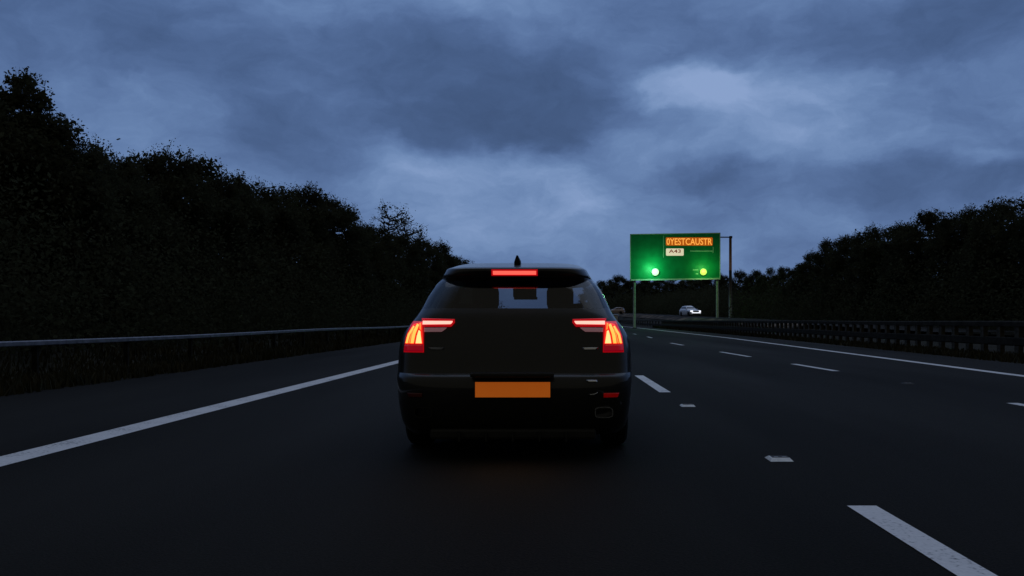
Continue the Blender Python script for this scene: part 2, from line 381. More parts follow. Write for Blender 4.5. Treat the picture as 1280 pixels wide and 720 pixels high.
LX=lambda y: lerp_table([(0,1.73),(6,1.71),(14,1.53),(60,1.6)],y)
for a,b in [(1.2,4.96),(12.75,16.6),(24,28),(36,40),(48,52),(60,64),(72,76),(84,88)]:
    mark('lane_dash',LX(a),LX(b),.165,a,b,M['paint'])
LX2=lambda y: lerp_table([(0,5.75),(18,5.72),(29,5.35),(40,5.15),(54,5.6),(120,6.4)],y)
for a,b in [(7.2,11.1),(18.05,21.0),(25.1,28.9),(36.6,40.0),(51.5,55),(64,67),(76,79),(88,91)]:
    mark('lane_dash',LX2(a),LX2(b),.15,a,b,M['paint' if a<60 else 'paint_old'])

# road studs in the gaps of the lane lines
def stud(x,y,label,ms,two=True):
    t=empty('road_stud',(x,y,.004)); tag(t,label,'road stud','studs set along the lane lines')
    bm=bmesh.new()
    # cast base: low wedge with ramped ends
    L_,W_,H_=.20,.17,.02
    vs=[(-W_/2,-L_/2,0),(W_/2,-L_/2,0),(W_/2,L_/2,0),(-W_/2,L_/2,0),(-W_/2*.8,-L_/2*.55,H_),(W_/2*.8,-L_/2*.55,H_),(W_/2*.8,L_/2*.55,H_),(-W_/2*.8,L_/2*.55,H_)]
    v=[bm.verts.new(p) for p in vs]
    for f in ((4,5,6,7),(0,1,5,4),(1,2,6,5),(2,3,7,6),(3,0,4,7)): bm.faces.new([v[k] for k in f])
    mesh_obj('base',bm,ms,t)
    bm=bmesh.new(); box(bm,(.005,0,H_+.0015),(.125,.075,.004),bevel=.001); mesh_obj('housing',bm,M['studdark'],t)
    for s in (-1,1):
        bm=bmesh.new(); box(bm,(s*.03,-.034,H_+.005),(.03,.008,.006),bevel=.0015); mesh_obj('lens',bm,M['lampclear'],t)
stud(1.66,6.60,'white road stud with two pale bars on the lane line, nearest of the studs',M['stud'])
stud(1.58,10.7,'white road stud on the lane line beyond the nearest stud, right of the car bumper',M['stud'])
stud(5.72,14.4,'dull dark road stud between dashes of the lane line near the far edge line',M['studdark'])

# ------------------------------------------------------------------ guardrails
def guardrail_left():
    X=-9.0; t=empty('guardrail',(X,0,0)); tag(t,'grey steel box-beam guardrail running along the left verge before the dark trees','guardrail')
    bm=bmesh.new(); top=.74
    prof=[(-.065,.618),(-.07,.628),(-.07,.668),(-.02,.706),(.05,.706),(.065,.69),(.065,.63),(.055,.618)]
    path=[(.0+.05*math.sin(y*.11),y,.018*math.sin(y*.23)) for y in frange(-24,330,3)]
    sweep(bm,[(-u,z) for u,z in reversed(prof)],path); mesh_obj('rail_beam',bm,M['steel'],t)
    src=None
    for k,y in enumerate(frange(-4,316,3.2)[:100]):
        if src is None:
            bm=bmesh.new(); box(bm,(-.02,0,.27),(.09,.06,.66),bevel=.006); box(bm,(-.02,0,.585),(.12,.10,.024),bevel=.004)
            src=mesh_obj('rail_post',bm,M['steel_dull'],t,loc=(0,y,0))
        else:
            c=src.copy(); COL.objects.link(c); c.parent=t; c.location=(0,y,0)
guardrail_left()
def guardrail_right():
    X=13.1; t=empty('crash_barrier',(X,0,0)); tag(t,'dark crash barrier on closely set posts along the right verge','crash barrier')
    bx=lambda y: lerp_table([(0,0),(30,0),(115,.5),(340,2.0)],y)
    bm=bmesh.new()
    path=[(bx(y),y,.01*math.sin(y*.3)) for y in frange(-10,330,4)]
    sweep(bm,[(-.10,.86),(.10,.86),(.10,.98),(.06,1.02),(-.06,1.02),(-.10,.98)],path); mesh_obj('top_rail',bm,M['steel_dull'],t)
    bm=bmesh.new(); sweep(bm,[(.055,.30),(.085,.33),(.085,.52),(.055,.55)],path); mesh_obj('lower_rail',bm,M['steel_dull'],t)
    src=None; yy=frange(14,113,1.0)[:100]
    for y in yy:
        z=noise.noise(Vector((y*3.1,0,0)))
        if src is None:
            bm=bmesh.new(); box(bm,(0,0,.40),(.13,.24,.94),bevel=.012); src=mesh_obj('barrier_post',bm,M['timber'],t); c=src
        else:
            c=src.copy(); COL.objects.link(c); c.parent=t
        c.location=(bx(y),y,0); c.rotation_euler=(.03*z,.05*z,.12*z)
    bm=bmesh.new()
    for y in frange(114.5,326,4): box(bm,(bx(y),y,.40),(.13,.24,.94))
    o=mesh_obj('barrier_posts_far',bm,M['timber'],t); o['kind']='stuff'; o.name='far_posts'
guardrail_right()

# ------------------------------------------------------------------ road sign
def sign():
    Z=110.0; u=Z/F
    wx=lambda px:(px-VX)*u
    wz=lambda py:EYE+(VY-py)*u
    t=empty('road_sign',(wx(844),Z,0)); ox=wx(844)
    tag(t,'large green illuminated road sign with amber panel and two lamps, on tall posts','road sign')
    X=lambda px:wx(px)-ox
    tilt=lambda px:(844-px)*.018*u                       # the top edge climbs slightly to the right
    bm=bmesh.new()
    vs=[]
    for yy in (0.0,.12):
        for px,py in ((788,350),(900,348.3),(900,291.3),(788,293)): vs.append(bm.verts.new((X(px),yy,wz(py))))
    for f in ((0,1,2,3),(7,6,5,4),(0,4,5,1),(1,5,6,2),(2,6,7,3),(3,7,4,0)): bm.faces.new([vs[k] for k in f])
    mesh_obj('sign_face',bm,M['signgreen'],t)
    # frame: thin pale edges proud of the face
    bm=bmesh.new(); cs=[(788,350),(900,348.3),(900,291.3),(788,293)]
    for (a,b),r in zip(zip(cs,cs[1:]+cs[:1]),(.09,.05,.05,.05)):
        pa=Vector((X(a[0]),.02,wz(a[1]))); pb=Vector((X(b[0]),.02,wz(b[1]))); dd=(pb-pa)
        rot=dd.to_track_quat('X','Z').to_matrix()
        box(bm,(pa+pb)/2,(dd.length+r,.14,r*2),rot)
    mesh_obj('sign_frame',bm,M['signframe'],t)
    bm=bmesh.new(); box(bm,(0,.21,wz(320)),(X(892)-X(796),.14,.14)); box(bm,(0,.21,wz(339)),(X(892)-X(796),.14,.14)); box(bm,(0,.21,wz(301)),(X(892)-X(796),.14,.14))
    mesh_obj('back_rail',bm,M['signback'],t)
    for px in (793.3,897.3):
        zb=terrain(wx(px),Z)-.1
        bm=bmesh.new(); tube(bm,[(X(px),.30,zb),(X(px),.30,wz(296))],.17,10); p=mesh_obj('sign_post',bm,M['post'],t,smooth=True)
        bm=bmesh.new(); box(bm,(X(px),.30,zb+.14),(.55,.55,.10),bevel=.02); mesh_obj('base_plate',bm,M['steel_dull'],p)
    # panels and lettering
    def panel(name,x0,x1,y0,y1,m,off,th=.02,bev=.06,lab=None):
        bm=bmesh.new(); box(bm,((X(x0)+X(x1))/2,-off,(wz(y0)+wz(y1))/2),(X(x1)-X(x0),th,wz(y0)-wz(y1)))
        es=[e for e in bm.edges if abs((e.verts[0].co-e.verts[1].co).y)>th*.5]
        if bev: bmesh.ops.bevel(bm,geom=es,offset=bev,segments=3,affect='EDGES')
        o=mesh_obj(name,bm,m,t)
        if lab: o['label']=lab
        return o
    def text(name,s,x0,x1,y0,y1,m,off,parent):
        cu=bpy.data.curves.new(name,'FONT'); cu.body=s; cu.size=1; cu.extrude=.004; cu.offset=.012; cu.resolution_u=3
        tmp=bpy.data.objects.new(name,cu); COL.objects.link(tmp)
        dg=bpy.context.evaluated_depsgraph_get(); dg.update()
        me=bpy.data.meshes.new_from_object(tmp.evaluated_get(dg)); bpy.data.objects.remove(tmp)
        xs_=[v.co.x for v in me.vertices]; ys_=[v.co.y for v in me.vertices]
        sx=(X(x1)-X(x0))/(max(xs_)-min(xs_)); sy=(wz(y0)-wz(y1))/(max(ys_)-min(ys_))
        for v in me.vertices:
            x=(v.co.x-min(xs_))*sx+X(x0); z=(v.co.y-min(ys_))*sy+wz(y1); y=-off-v.co.z
            v.co=(x,y,z)
        me.materials.clear(); me.materials.append(m)
        o=bpy.data.objects.new(name,me); link(o,parent); return o
    ap=panel('amber_panel',832.3,890.8,296.8,307.0,M['amber_panel'],.012)
    text('amber_lettering','0YESTCAUSTR',833.2,890.0,297.8,306.2,M['amber_text'],.026,ap)
    tp=panel('white_tag',832.5,854.6,310.6,319.6,M['tag_panel'],.012)
    text('tag_lettering','A43',836,851,311.8,316.2,M['tag_text'],.026,tp)
    panel('divider_line',829.0,829.9,294.5,322,M['pale_green'],.012,bev=0)
    pl=panel('pale_line',862.5,890.5,313.0,314.6,M['pale_green'],.012,bev=0)
    panel('line_end',890.9,892.0,308.5,316.2,M['pale_green'],.012,bev=0)
    panel('small_mark',866.0,872.5,336.8,338.0,M['pale_green'],.012,bev=0)
    panel('small_mark',869.8,872.6,341.6,343.0,M['pale_green'],.012,bev=0)
    # lamps bolted on the lower part of the face
    for px,py,r,m,c,e,nm in ((819,340.2,4.3,'lamp_green',(.2,1,.44),250,'green white round lamp'),(879,340.0,4.0,'lamp_yellow',(.35,1,.28),125,'yellow round lamp')):
        rr=r*u
        bm=bmesh.new()
        bmesh.ops.create_cone(bm,cap_ends=True,segments=28,radius1=rr*1.08,radius2=rr*1.08,depth=.16,matrix=Matrix.Translation((X(px),-.09,wz(py)))@Matrix.Rotation(R(90),4,'X'))
        h=mesh_obj('lamp',bm,M['signframe'],t); h['label']=nm
        bm=bmesh.new()
        bmesh.ops.create_uvsphere(bm,u_segments=24,v_segments=12,radius=rr,matrix=Matrix.Translation((X(px),-.172,wz(py)))@Matrix.Diagonal((1,.42,1,1)))
        for v in bm.verts: v.co.y=min(v.co.y,-.172)
        mesh_obj('lamp_lens',bm,M[m],h,smooth=True)
        l=bpy.data.lights.new('sign_lamp_light','POINT'); l.energy=e; l.color=c; l.shadow_soft_size=.35
        lo=bpy.data.objects.new('sign_lamp_light',l); lo.location=(X(px)-(.5 if px<850 else 0),-1.5,wz(py)+.4); link(lo,t)
    # pole with a short arm beside the sign
    Z2=112.0; u2=Z2/F; px=913.0; xx=(px-VX)*u2; zt=EYE+(VY-296.5)*u2; zb=terrain(xx,Z2)
    q=empty('mast_pole',(xx,Z2,zb)); tag(q,'tall rusty brown mast with a short arm beside the green sign','mast')
    bm=bmesh.new(); zm=EYE+(VY-338)*u2-zb; tube(bm,[(0,0,-.2),(0,0,zm)],[.21,.19],10); mesh_obj('lower_shaft',bm,M['post'],q,smooth=True)
    bm=bmesh.new(); tube(bm,[(0,0,zm),(0,0,zt-zb)],[.19,.17],10); mesh_obj('upper_shaft',bm,M['rust'],q,smooth=True)
    bm=bmesh.new(); box(bm,(-.68,0,zt-zb),(1.5,.14,.14),bevel=.02); box(bm,(.05,0,zt-zb),(.36,.3,.3),bevel=.03); mesh_obj('arm',bm,M['black'],q)
sign()

# ------------------------------------------------------------------ cars
NQ,NS,NF=18,12,14
def car_profile(k):
    K={}
    K['yr']=pchip([(.17,.16),(.24,.07),(.34,.02),(.46,.0),(.58,.0),(.625,.02),(.645,.055),(.72,.065),(.85,.08),(1.0,.115),(1.08,.145),(1.14,.19),(1.22,.252),(1.30,.314),(1.34,.345),(1.376,.372),(1.385,.362),(1.392,.31),(1.45,.285),(1.46,.30),(1.475,.42),(1.505,.68),(1.535,.95),(1.555,1.2),(1.565,1.55),(1.57,1.85)])
    K['yf']=pchip([(.17,4.10),(.30,4.24),(.45,4.31),(.62,4.32),(.76,4.27),(.86,4.12),(.92,3.86),(.96,3.52),(.99,3.26),(1.03,3.12),(1.14,2.93),(1.39,2.40),(1.45,2.24),(1.485,2.14),(1.51,2.08),(1.535,2.03),(1.555,1.99),(1.565,1.96),(1.57,1.93)])
    K['w']=pchip([(.17,.84),(.22,.88),(.36,.905),(.50,.918),(.64,.926),(.80,.922),(.90,.905),(.99,.862),(1.05,.815),(1.10,.782),(1.14,.765),(1.25,.722),(1.34,.668),(1.39,.62),(1.44,.588),(1.46,.577),(1.475,.565),(1.505,.545),(1.535,.50),(1.555,.42),(1.565,.26),(1.57,.05)])
    return K
KP=car_profile(0)
def ring_half(z):
    yr,yf,W=KP['yr'](z),KP['yf'](z),KP['w'](z)
    nr=lerp_table([(.2,6.5),(.64,7.0),(1.1,7.0),(1.4,6.0),(1.57,4.0)],z); nf=lerp_table([(.2,3.2),(.9,3.0),(1.1,3.4),(1.4,4),(1.56,3)],z)
    Lr=min(lerp_table([(.9,.80),(1.4,1.0)],z),(yf-yr)*.42); Lf=min(1.25,(yf-yr)*.42)
    pts=[]
    for i in range(NQ+1):
        t=math.pi/2*i/NQ
        pts.append((W*max(math.sin(t),0)**(2/nr) if i else 0.0, yr+Lr-Lr*max(math.cos(t),0)**(2/nr) if i<NQ else yr+Lr))
    ya,yb=yr+Lr,yf-Lf
    for i in range(1,NS): pts.append((W*(1.0),ya+(yb-ya)*i/NS))
    for i in range(NF+1):
        t=math.pi/2*(1-i/NF)
        pts.append((W*max(math.sin(t),0)**(2/nf) if i<NF else 0.0, yb+(Lf*max(math.cos(t),0)**(2/nf) if i else 0.0)))
    return pts
def rear_y(x,z):
    pts=ring_half(z); x=abs(x)
    for (x0,y0),(x1,y1) in zip(pts,pts[1:NQ+1]):
        if x<=x1 and x1>x0: return y0+(y1-y0)*(x-x0)/(x1-x0)
    return pts[NQ][1]
LV=[.17,.19,.22,.26,.30,.34,.40,.46,.52,.58,.605,.625,.645,.66,.72,.785,.85,.90,.92,.94,.96,.975,.99,1.01,1.03,1.055,1.08,1.11,1.14,1.19,1.24,1.29,1.34,1.36,1.375,1.385,1.392,1.41,1.43,1.45,1.455,1.46,1.467,1.475,1.485,1.495,1.505,1.515,1.525,1.535,1.545,1.555,1.56,1.565,1.568,1.57]
BODY,REARG,WIND,SIDE,BUMP,TAIL,SPOIL=range(7)
def car_shell():
    bm=bmesh.new(); rings=[]
    for z in LV:
        h=ring_half(z); n=len(h)
        full=[(x,y,z) for x,y in h]+[(-x,y,z) for x,y in reversed(h[1:-1])]
        rings.append([bm.verts.new(p) for p in full])
    n=len(rings[0]); half=NQ+NS+NF
    for li,(a,b) in enumerate(zip(rings,rings[1:])):
        zc=(LV[li]+LV[li+1])/2
        for k in range(n):
            f=bm.faces.new((a[k],a[(k+1)%n],b[(k+1)%n],b[k]))
            c=f.calc_center_median(); idx=k if k<half else n-1-k    # mirrored index 0..half-1
            f.smooth=True; mi=BODY
            if 1.14<zc<1.375:
                if idx<NQ-5: mi=REARG if zc<1.36 else SPOIL
                elif idx>=NQ+NS+5: mi=WIND
                elif NQ-2<=idx<NQ+NS+3 and idx not in (NQ+4,) : mi=SIDE
            elif zc<.645 and c.y<.62: mi=BUMP
            elif .645<zc<1.14 and idx<NQ-7: mi=TAIL
            elif 1.385<zc<1.46 and idx<NQ-6: mi=SPOIL
            f.material_index=mi
    bm.faces.new(list(reversed(rings[0]))); f=bm.faces.new(rings[-1])
    bmesh.ops.recalc_face_normals(bm,faces=bm.faces[:])
    me=bpy.data.meshes.new('shell'); bm.to_mesh(me); bm.free()
    for k in range(7): me.materials.append(M['carpaint'])
    o=bpy.data.objects.new('shell',me); COL.objects.link(o)
    bm=bmesh.new()
    for y in (.86,3.44):
        for s in (-1,1):
            bmesh.ops.create_cone(bm,cap_ends=True,segments=40,radius1=.365,radius2=.365,depth=.5,matrix=Matrix.Translation((s*.80,y,.33))@Matrix.Rotation(R(90),4,'Y'))
    cm=bpy.data.meshes.new('cutter'); bm.to_mesh(cm); bm.free()
    for k in range(7): cm.materials.append(M['carpaint'])
    c=bpy.data.objects.new('cutter',cm); COL.objects.link(c)
    md=o.modifiers.new('b','BOOLEAN'); md.object=c; md.operation='DIFFERENCE'; md.solver='EXACT'
    dg=bpy.context.evaluated_depsgraph_get(); dg.update()
    res=bpy.data.meshes.new_from_object(o.evaluated_get(dg))
    bpy.data.objects.remove(o); bpy.data.objects.remove(c)
    return res
SHELL=car_shell()
def shell_part(name,idx,m,parent,pred=None):
    bm=bmesh.new(); bm.from_mesh(SHELL)
    bmesh.ops.delete(bm,geom=[f for f in bm.faces if f.material_index!=idx or (pred and not pred(f.calc_center_median()))],context='FACES')
    for f in bm.faces: f.material_index=0
    return mesh_obj(name,bm,m,parent)
def patch(bm,poly,off,th=.02,n=1,back=True):
    """closed x,z outline -> slab lying on the rear surface, outer skin 'off' proud of it"""
    r2=bmesh.new(); vs=[r2.verts.new((x,0,z)) for x,z in poly]; r2.faces.new(vs)
    bmesh.ops.triangulate(r2,faces=r2.faces[:])
    for _ in range(n): bmesh.ops.subdivide_edges(r2,edges=r2.edges[:],cuts=1,use_grid_fill=True)
    bnd=[e for e in r2.edges if e.is_boundary]
    mp={}; mq={}
    for v in r2.verts:
        y=rear_y(v.co.x,v.co.z)
        mp[v]=bm.verts.new((v.co.x,y-off,v.co.z)); mq[v]=bm.verts.new((v.co.x,y-off+th,v.co.z))
    for f in r2.faces:
        a=[mp[v] for v in f.verts]; b=[mq[v] for v in f.verts]
        fa=bm.faces.new(a); fa.smooth=True
        if back: bm.faces.new(list(reversed(b)))
    for e in bnd:
        a,b=e.verts
        bm.faces.new((mp[a],mp[b],mq[b],mq[a]))
    r2.free()
    bmesh.ops.recalc_face_normals(bm,faces=bm.faces[:])
def make_car(name,loc,rz,label,cat,paint,full=True):
    t=empty(name,loc,rz); tag(t,label,cat)
    lit=full
    body=shell_part('body',BODY,paint,t)
    shell_part('rear_bumper',BUMP,paint,t)
    tg=shell_part('tailgate',TAIL,paint,t)
    sp=shell_part('roof_spoiler',SPOIL,paint,t)
    gm=M['clearglass'] if full else M['darkglass']
    rg=shell_part('rear_window',REARG,M['rearglass'] if full else gm,t)
    shell_part('windscreen',WIND,gm,t)
    for s in (-1,1):
        shell_part('side_window',SIDE,gm,t,lambda c:c.x*s>0 and c.y<1.72+.0)
        shell_part('side_window',SIDE,gm,t,lambda c:c.x*s>0 and c.y>=1.72)
    # wheels
    for y in (.86,3.44):
        for s in (-1,1):
            wv=bmesh.new(); cx=s*.805
            lathe(wv,[(.215,-.1),(.29,-.105),(.315,-.085),(.325,-.05),(.325,.05),(.315,.085),(.29,.105),(.215,.1)],(cx,y,.325),40)
            wheel=mesh_obj('wheel',wv,M['rubber'],t,smooth=False)
            rm=bmesh.new(); so_=s*.06
            lathe(rm,[(.217,-.08),(.217,.09),(.19,.085),(.19,.02),(.05,.035),(.045,.05)] if s>0 else [(.045,-.05),(.05,-.035),(.19,-.02),(.19,-.085),(.217,-.09),(.217,.08)],(cx,y,.325),40)
            for k in range(5):
                a=2*math.pi*k/5+.3
                box(rm,(cx+s*.055,y+.12*math.cos(a),.325+.12*math.sin(a)),(.05,.17,.05),Matrix.Rotation(a,3,'X'),bevel=.008)
            mesh_obj('rim',rm,M['alloy'],wheel)
    # mirrors
    for s in (-1,1):
        bm=bmesh.new(); box(bm,(s*.90,2.72,1.05),(.17,.11,.125),bevel=.03); box(bm,(s*.80,2.74,1.01),(.12,.06,.035),bevel=.01)
        mm=mesh_obj('door_mirror',bm,paint,t,smooth=True)
        bm=bmesh.new(); box(bm,(s*.90,2.662,1.05),(.14,.004,.095)); mesh_obj('mirror_glass',bm,M['lampclear'],mm)
        for y in (1.35,2.25):
            bm=bmesh.new(); box(bm,(s*.922,y,.88),(.03,.17,.028),bevel=.009); mesh_obj('door_handle',bm,paint,t)
    # headlamps, grille, front plate area
    for s in (-1,1):
        bm=bmesh.new(); box(bm,(s*.62,4.06,.74),(.40,.24,.17),Matrix.Rotation(-s*.5,3,'Z'),bevel=.04); mesh_obj('headlamp',bm,M['lampclear'] if full or paint is not M['white_paint'] else M['added_glow'],t,smooth=True)
    bm=bmesh.new(); box(bm,(0,4.29,.62),(.9,.08,.16),bevel=.02); box(bm,(0,4.28,.36),(1.1,.08,.14),bevel=.02); mesh_obj('grille',bm,M['black'],t)
    # roof aerial
    bm=bmesh.new()
    fin=[(.72,1.49),(.70,1.53),(.69,1.584),(.715,1.588),(.86,1.55),(.94,1.52)]
    for sx in (.025,):
        A=[bm.verts.new((-sx*(.25 if i in (2,3) else 1),y,z)) for i,(y,z) in enumerate(fin)]; B=[bm.verts.new((sx*(.25 if i in (2,3) else 1),y,z)) for i,(y,z) in enumerate(fin)]
        bm.faces.new(A); bm.faces.new(list(reversed(B)))
        for i in range(len(fin)): bm.faces.new((A[i],B[i],B[(i+1)%6],A[(i+1)%6]))
    bmesh.ops.recalc_face_normals(bm,faces=bm.faces[:])
    mesh_obj('roof_aerial',bm,M['black'],t)
    if not full:
        if paint is M['white_paint']:
            bm=bmesh.new(); box(bm,(0,4.33,.50),(1.4,.05,.10),bevel=.01); mesh_obj('light_strip',bm,M['added_glow'],t)  # glowing bar added to brighten the car's front
        for s in (-1,1):
            bm=bmesh.new(); patch(bm,[(s*.52,1.03),(s*.80,1.03),(s*.85,.84),(s*.66,.84)],.012,.03); mesh_obj('tail_lamp',bm,M['reflector_dim'],t)
        return t
    PX=1100/6.6
    zx=lambda px,py:((px-640.7)/PX, EYE-(py-400)/PX)
    def pp(lst,s):                     # outline in left-lamp photo pixels -> local x,z, mirrored for the right lamp
        r=[zx(a,b) for a,b in lst]
        return r if s<0 else [(-x,z) for x,z in r]
    for s in (-1,1):
        bm=bmesh.new(); patch(bm,pp([(508.5,401.5),(526.5,401.5),(527.3,441),(500.0,441),(501.5,421)],s),.012,.05,n=2)
        lamp=mesh_obj('tail_lamp',bm,M['lens'],t)
        bm=bmesh.new(); patch(bm,pp([(511,405),(523.5,402.5),(526.2,430),(501.8,430),(504,417)],s),.016,.01,n=2); mesh_obj('glow_lens',bm,M['lensglow'],lamp)
        bm=bmesh.new(); patch(bm,pp([(501.2,431.5),(526.5,431.5),(526.6,440),(500.8,440)],s),.016,.01,n=2); mesh_obj('lower_lens',bm,M['lensdark'],lamp)
        strips=[([(502.4,429.5),(505.4,429.5),(507.8,419),(513.5,408.5),(511.4,407.2),(504.8,418)],'stripe'),
                ([(509.6,429.5),(513.8,429.5),(515.6,418),(519.6,406),(516.6,404.6),(513,412),(510.8,420)],'stripe'),
                ([(516.6,429.5),(524.6,429.5),(522,414),(519.8,413),(517.9,420)],'stripe_hot'),
                ([(520.9,411.5),(522.8,412.5),(521.8,403.8),(519.9,404.2)],'stripe_soft'),
                ([(506.6,429.5),(508.3,429.5),(511,417),(513,411),(510.4,414)],'stripe_soft')]
        for pl,mm in strips:
            bm=bmesh.new(); patch(bm,pp(pl,s),.021,.008,n=2); mesh_obj('light_strip',bm,M[mm],lamp)
        # inner part of the lamp on the tailgate
        bm=bmesh.new(); patch(bm,pp([(522,397.6),(565.5,398.8),(566,403.4),(561.5,408.6),(524,408.8)],s),.014,.045,n=3)
        inner=mesh_obj('tail_lamp',bm,M['lens'],tg)
        bm=bmesh.new(); patch(bm,pp([(524.2,401),(563.3,401.2),(562.6,403.4),(560.6,405.2),(524.2,405.6)],s),.019,.01,n=3); mesh_obj('light_bar',bm,M['ledbar'],inner)
        bm=bmesh.new(); patch(bm,pp([(526.5,409.9),(556.5,409.6),(553,412.5),(549.5,415),(527,415.2)],s),.013,.03,n=3); mesh_obj('reverse_lamp',bm,M['revlens'],tg)
        # crease glint built as a metal strip under the lamp; reflector, exhaust
        bm=bmesh.new(); patch(bm,pp([(533,434.6),(553,434.8),(552,437.4),(535,437.2)],s),.010,.02,n=3); mesh_obj('crease_glint',bm,M['chrome'] if s>0 else M['alloy'],tg)
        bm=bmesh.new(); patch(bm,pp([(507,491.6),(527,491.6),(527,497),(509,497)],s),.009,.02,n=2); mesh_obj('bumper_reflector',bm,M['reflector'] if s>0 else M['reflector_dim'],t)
        ex=bmesh.new(); c=zx(641.4+s*113.5,516) ; cx,cz=c
        n=24; prof=[(.070,.042,-.045),(.070,.042,.22),(.062,.034,.22),(.062,.034,-.045)]
        rr=[[ex.verts.new((cx+a*math.copysign(abs(math.cos(2*math.pi*k/n))**.55,math.cos(2*math.pi*k/n)),.06+yy,cz+b*math.copysign(abs(math.sin(2*math.pi*k/n))**.55,math.sin(2*math.pi*k/n)))) for k in range(n)] for a,b,yy in prof]
        for i in range(4):
            for k in range(n): ex.faces.new((rr[i][k],rr[i][(k+1)%n],rr[(i+1)%4][(k+1)%n],rr[(i+1)%4][k]))
        bmesh.ops.recalc_face_normals(ex,faces=ex.faces[:])
        mesh_obj('exhaust_tip',ex,M['chrome'] if s>0 else M['steel_dull'],t)  # left tip dulled to stay dark; chrome on the right carries the glint
    # bumper crease glints, built as chrome slivers, beside the right reflector
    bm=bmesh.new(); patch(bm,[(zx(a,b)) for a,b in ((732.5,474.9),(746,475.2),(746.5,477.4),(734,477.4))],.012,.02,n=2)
    mesh_obj('bumper_glint',bm,M['chrome'],t)
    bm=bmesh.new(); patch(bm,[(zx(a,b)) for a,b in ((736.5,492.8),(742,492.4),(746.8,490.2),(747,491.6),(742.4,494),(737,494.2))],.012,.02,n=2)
    mesh_obj('hook_glint',bm,M['chrome'],t)
    # lower diffuser
    bm=bmesh.new(); box(bm,(0,.12,.19),(1.25,.2,.08),bevel=.02)
    for k in (-2,-1,0,1,2): box(bm,(k*.2,.05,.175),(.012,.16,.07))
    mesh_obj('diffuser',bm,M['carplastic'],t)
    # number plate in its recess with two lamps under the handle lip
    x0,z0=zx(594,496.3); x1,z1=zx(687.5,477.3)
    yb=min(rear_y(0,z0),rear_y(0,z1))
    bm=bmesh.new(); box(bm,((x0+x1)/2,yb-.014,(z0+z1)/2),(x1-x0+.012,.02,z1-z0+.012),bevel=.004); hold=mesh_obj('plate_holder',bm,M['black'],t)
    bm=bmesh.new(); box(bm,((x0+x1)/2,yb-.026,(z0+z1)/2),(x1-x0,.006,z1-z0),bevel=.002); mesh_obj('number_plate',bm,M['plate'],hold)
    bm=bmesh.new(); box(bm,(0,yb-.055,z1+.058),(.62,.15,.03),bevel=.01); lip=mesh_obj('tailgate_handle',bm,M['carplastic'],tg)
    for s in (-1,1):
        bm=bmesh.new(); box(bm,(s*.13,yb-.10,z1+.0405),(.22,.03,.006)); mesh_obj('plate_lamp',bm,M['black'],lip)
        l=bpy.data.lights.new('plate_light','AREA'); l.shape='RECTANGLE'; l.size=.24; l.size_y=.03; l.energy=PLATE_W; l.color=(1,.55,.22); l.spread=R(100)
        lo=bpy.data.objects.new('plate_light',l); link(lo,t); lo.location=(s*.13,yb-.105,z1+.034)
        lo.rotation_euler=(R(-38)*-1*-1,0,0)
    # high brake lamp under the spoiler lip
    PS=1100/6.88
    hx=lambda px:(px-640.7)/PS; hz=lambda py:EYE-(py-400)/PS
    bm=bmesh.new(); patch(bm,[(hx(611.5),hz(336.6)),(hx(669.5),hz(336.6)),(hx(669.5),hz(344.6)),(hx(611.5),hz(344.6))],.002,.004,n=3,back=False); hb=mesh_obj('high_brake_lamp',bm,M['lens'],sp)
    bm=bmesh.new(); patch(bm,[(hx(613.5),hz(338.6)),(hx(667.5),hz(338.6)),(hx(667.5),hz(343.2)),(hx(613.5),hz(343.2))],.004,.002,n=3,back=False); mesh_obj('light_bar',bm,M['highbar'],hb)
    # cabin
    bm=bmesh.new(); box(bm,(0,2.1,.42),(1.5,3.0,.06)); box(bm,(0,2.85,.92),(1.36,.55,.22),bevel=.06); box(bm,(0,2.45,.6),(.24,.9,.26),bevel=.04); mesh_obj('dashboard',bm,M['cabin'],t)
    bm=bmesh.new(); box(bm,(0,.55,.98),(1.3,.72,.04),bevel=.01); mesh_obj('parcel_shelf',bm,M['cabin'],t)
    def seat(x,y,w_,nm,hr):
        bm=bmesh.new(); box(bm,(x,y+.28,.60),(w_,.55,.16),bevel=.05); box(bm,(x,y,.88),(w_,.15,.56),Matrix.Rotation(R(10),3,'X'),bevel=.06)
        st=mesh_obj(nm,bm,M['seat'],t,smooth=True)
        for hx_ in hr:
            bm=bmesh.new(); box(bm,(hx_,y-.06,1.26),(.255,.11,.22),Matrix.Rotation(R(8),3,'X'),bevel=.05); tube(bm,[(hx_-.06,y-.04,1.1),(hx_-.06,y-.06,1.2)],.008,6); tube(bm,[(hx_+.06,y-.04,1.1),(hx_+.06,y-.06,1.2)],.008,6)
            mesh_obj('headrest',bm,M['seat'],st,smooth=True)
    seat(-.35,1.85,.46,'front_seat',[-.35]); seat(.36,1.85,.46,'front_seat',[.36])
    bm=bmesh.new(); box(bm,(0,1.22,.60),(1.28,.5,.16),bevel=.05); box(bm,(0,.95,.84),(1.28,.14,.5),Matrix.Rotation(R(12),3,'X'),bevel=.05); rs=mesh_obj('rear_seat',bm,M['seat'],t,smooth=True)
    for x in (-.42,.42):
        bm=bmesh.new(); box(bm,(x,.88,1.13),(.26,.09,.12),bevel=.035); mesh_obj('headrest',bm,M['seat'],rs,smooth=True)
    bm=bmesh.new(); box(bm,(0,2.42,1.335),(.24,.04,.11),bevel=.015); tube(bm,[(0,2.44,1.36),(0,2.44,1.45)],.012,6); im=mesh_obj('interior_mirror',bm,M['black'],t)
    bm=bmesh.new(); box(bm,(.01,2.385,1.272),(.24,.03,.026),Matrix.Rotation(R(-8),3,'X'),bevel=.006); mesh_obj('mirror_glass',bm,M['chrome'],im)
    bm=bmesh.new(); bmesh.ops.create_cone  # steering wheel ring
    c=Vector((.36,2.45,.98)); n=28
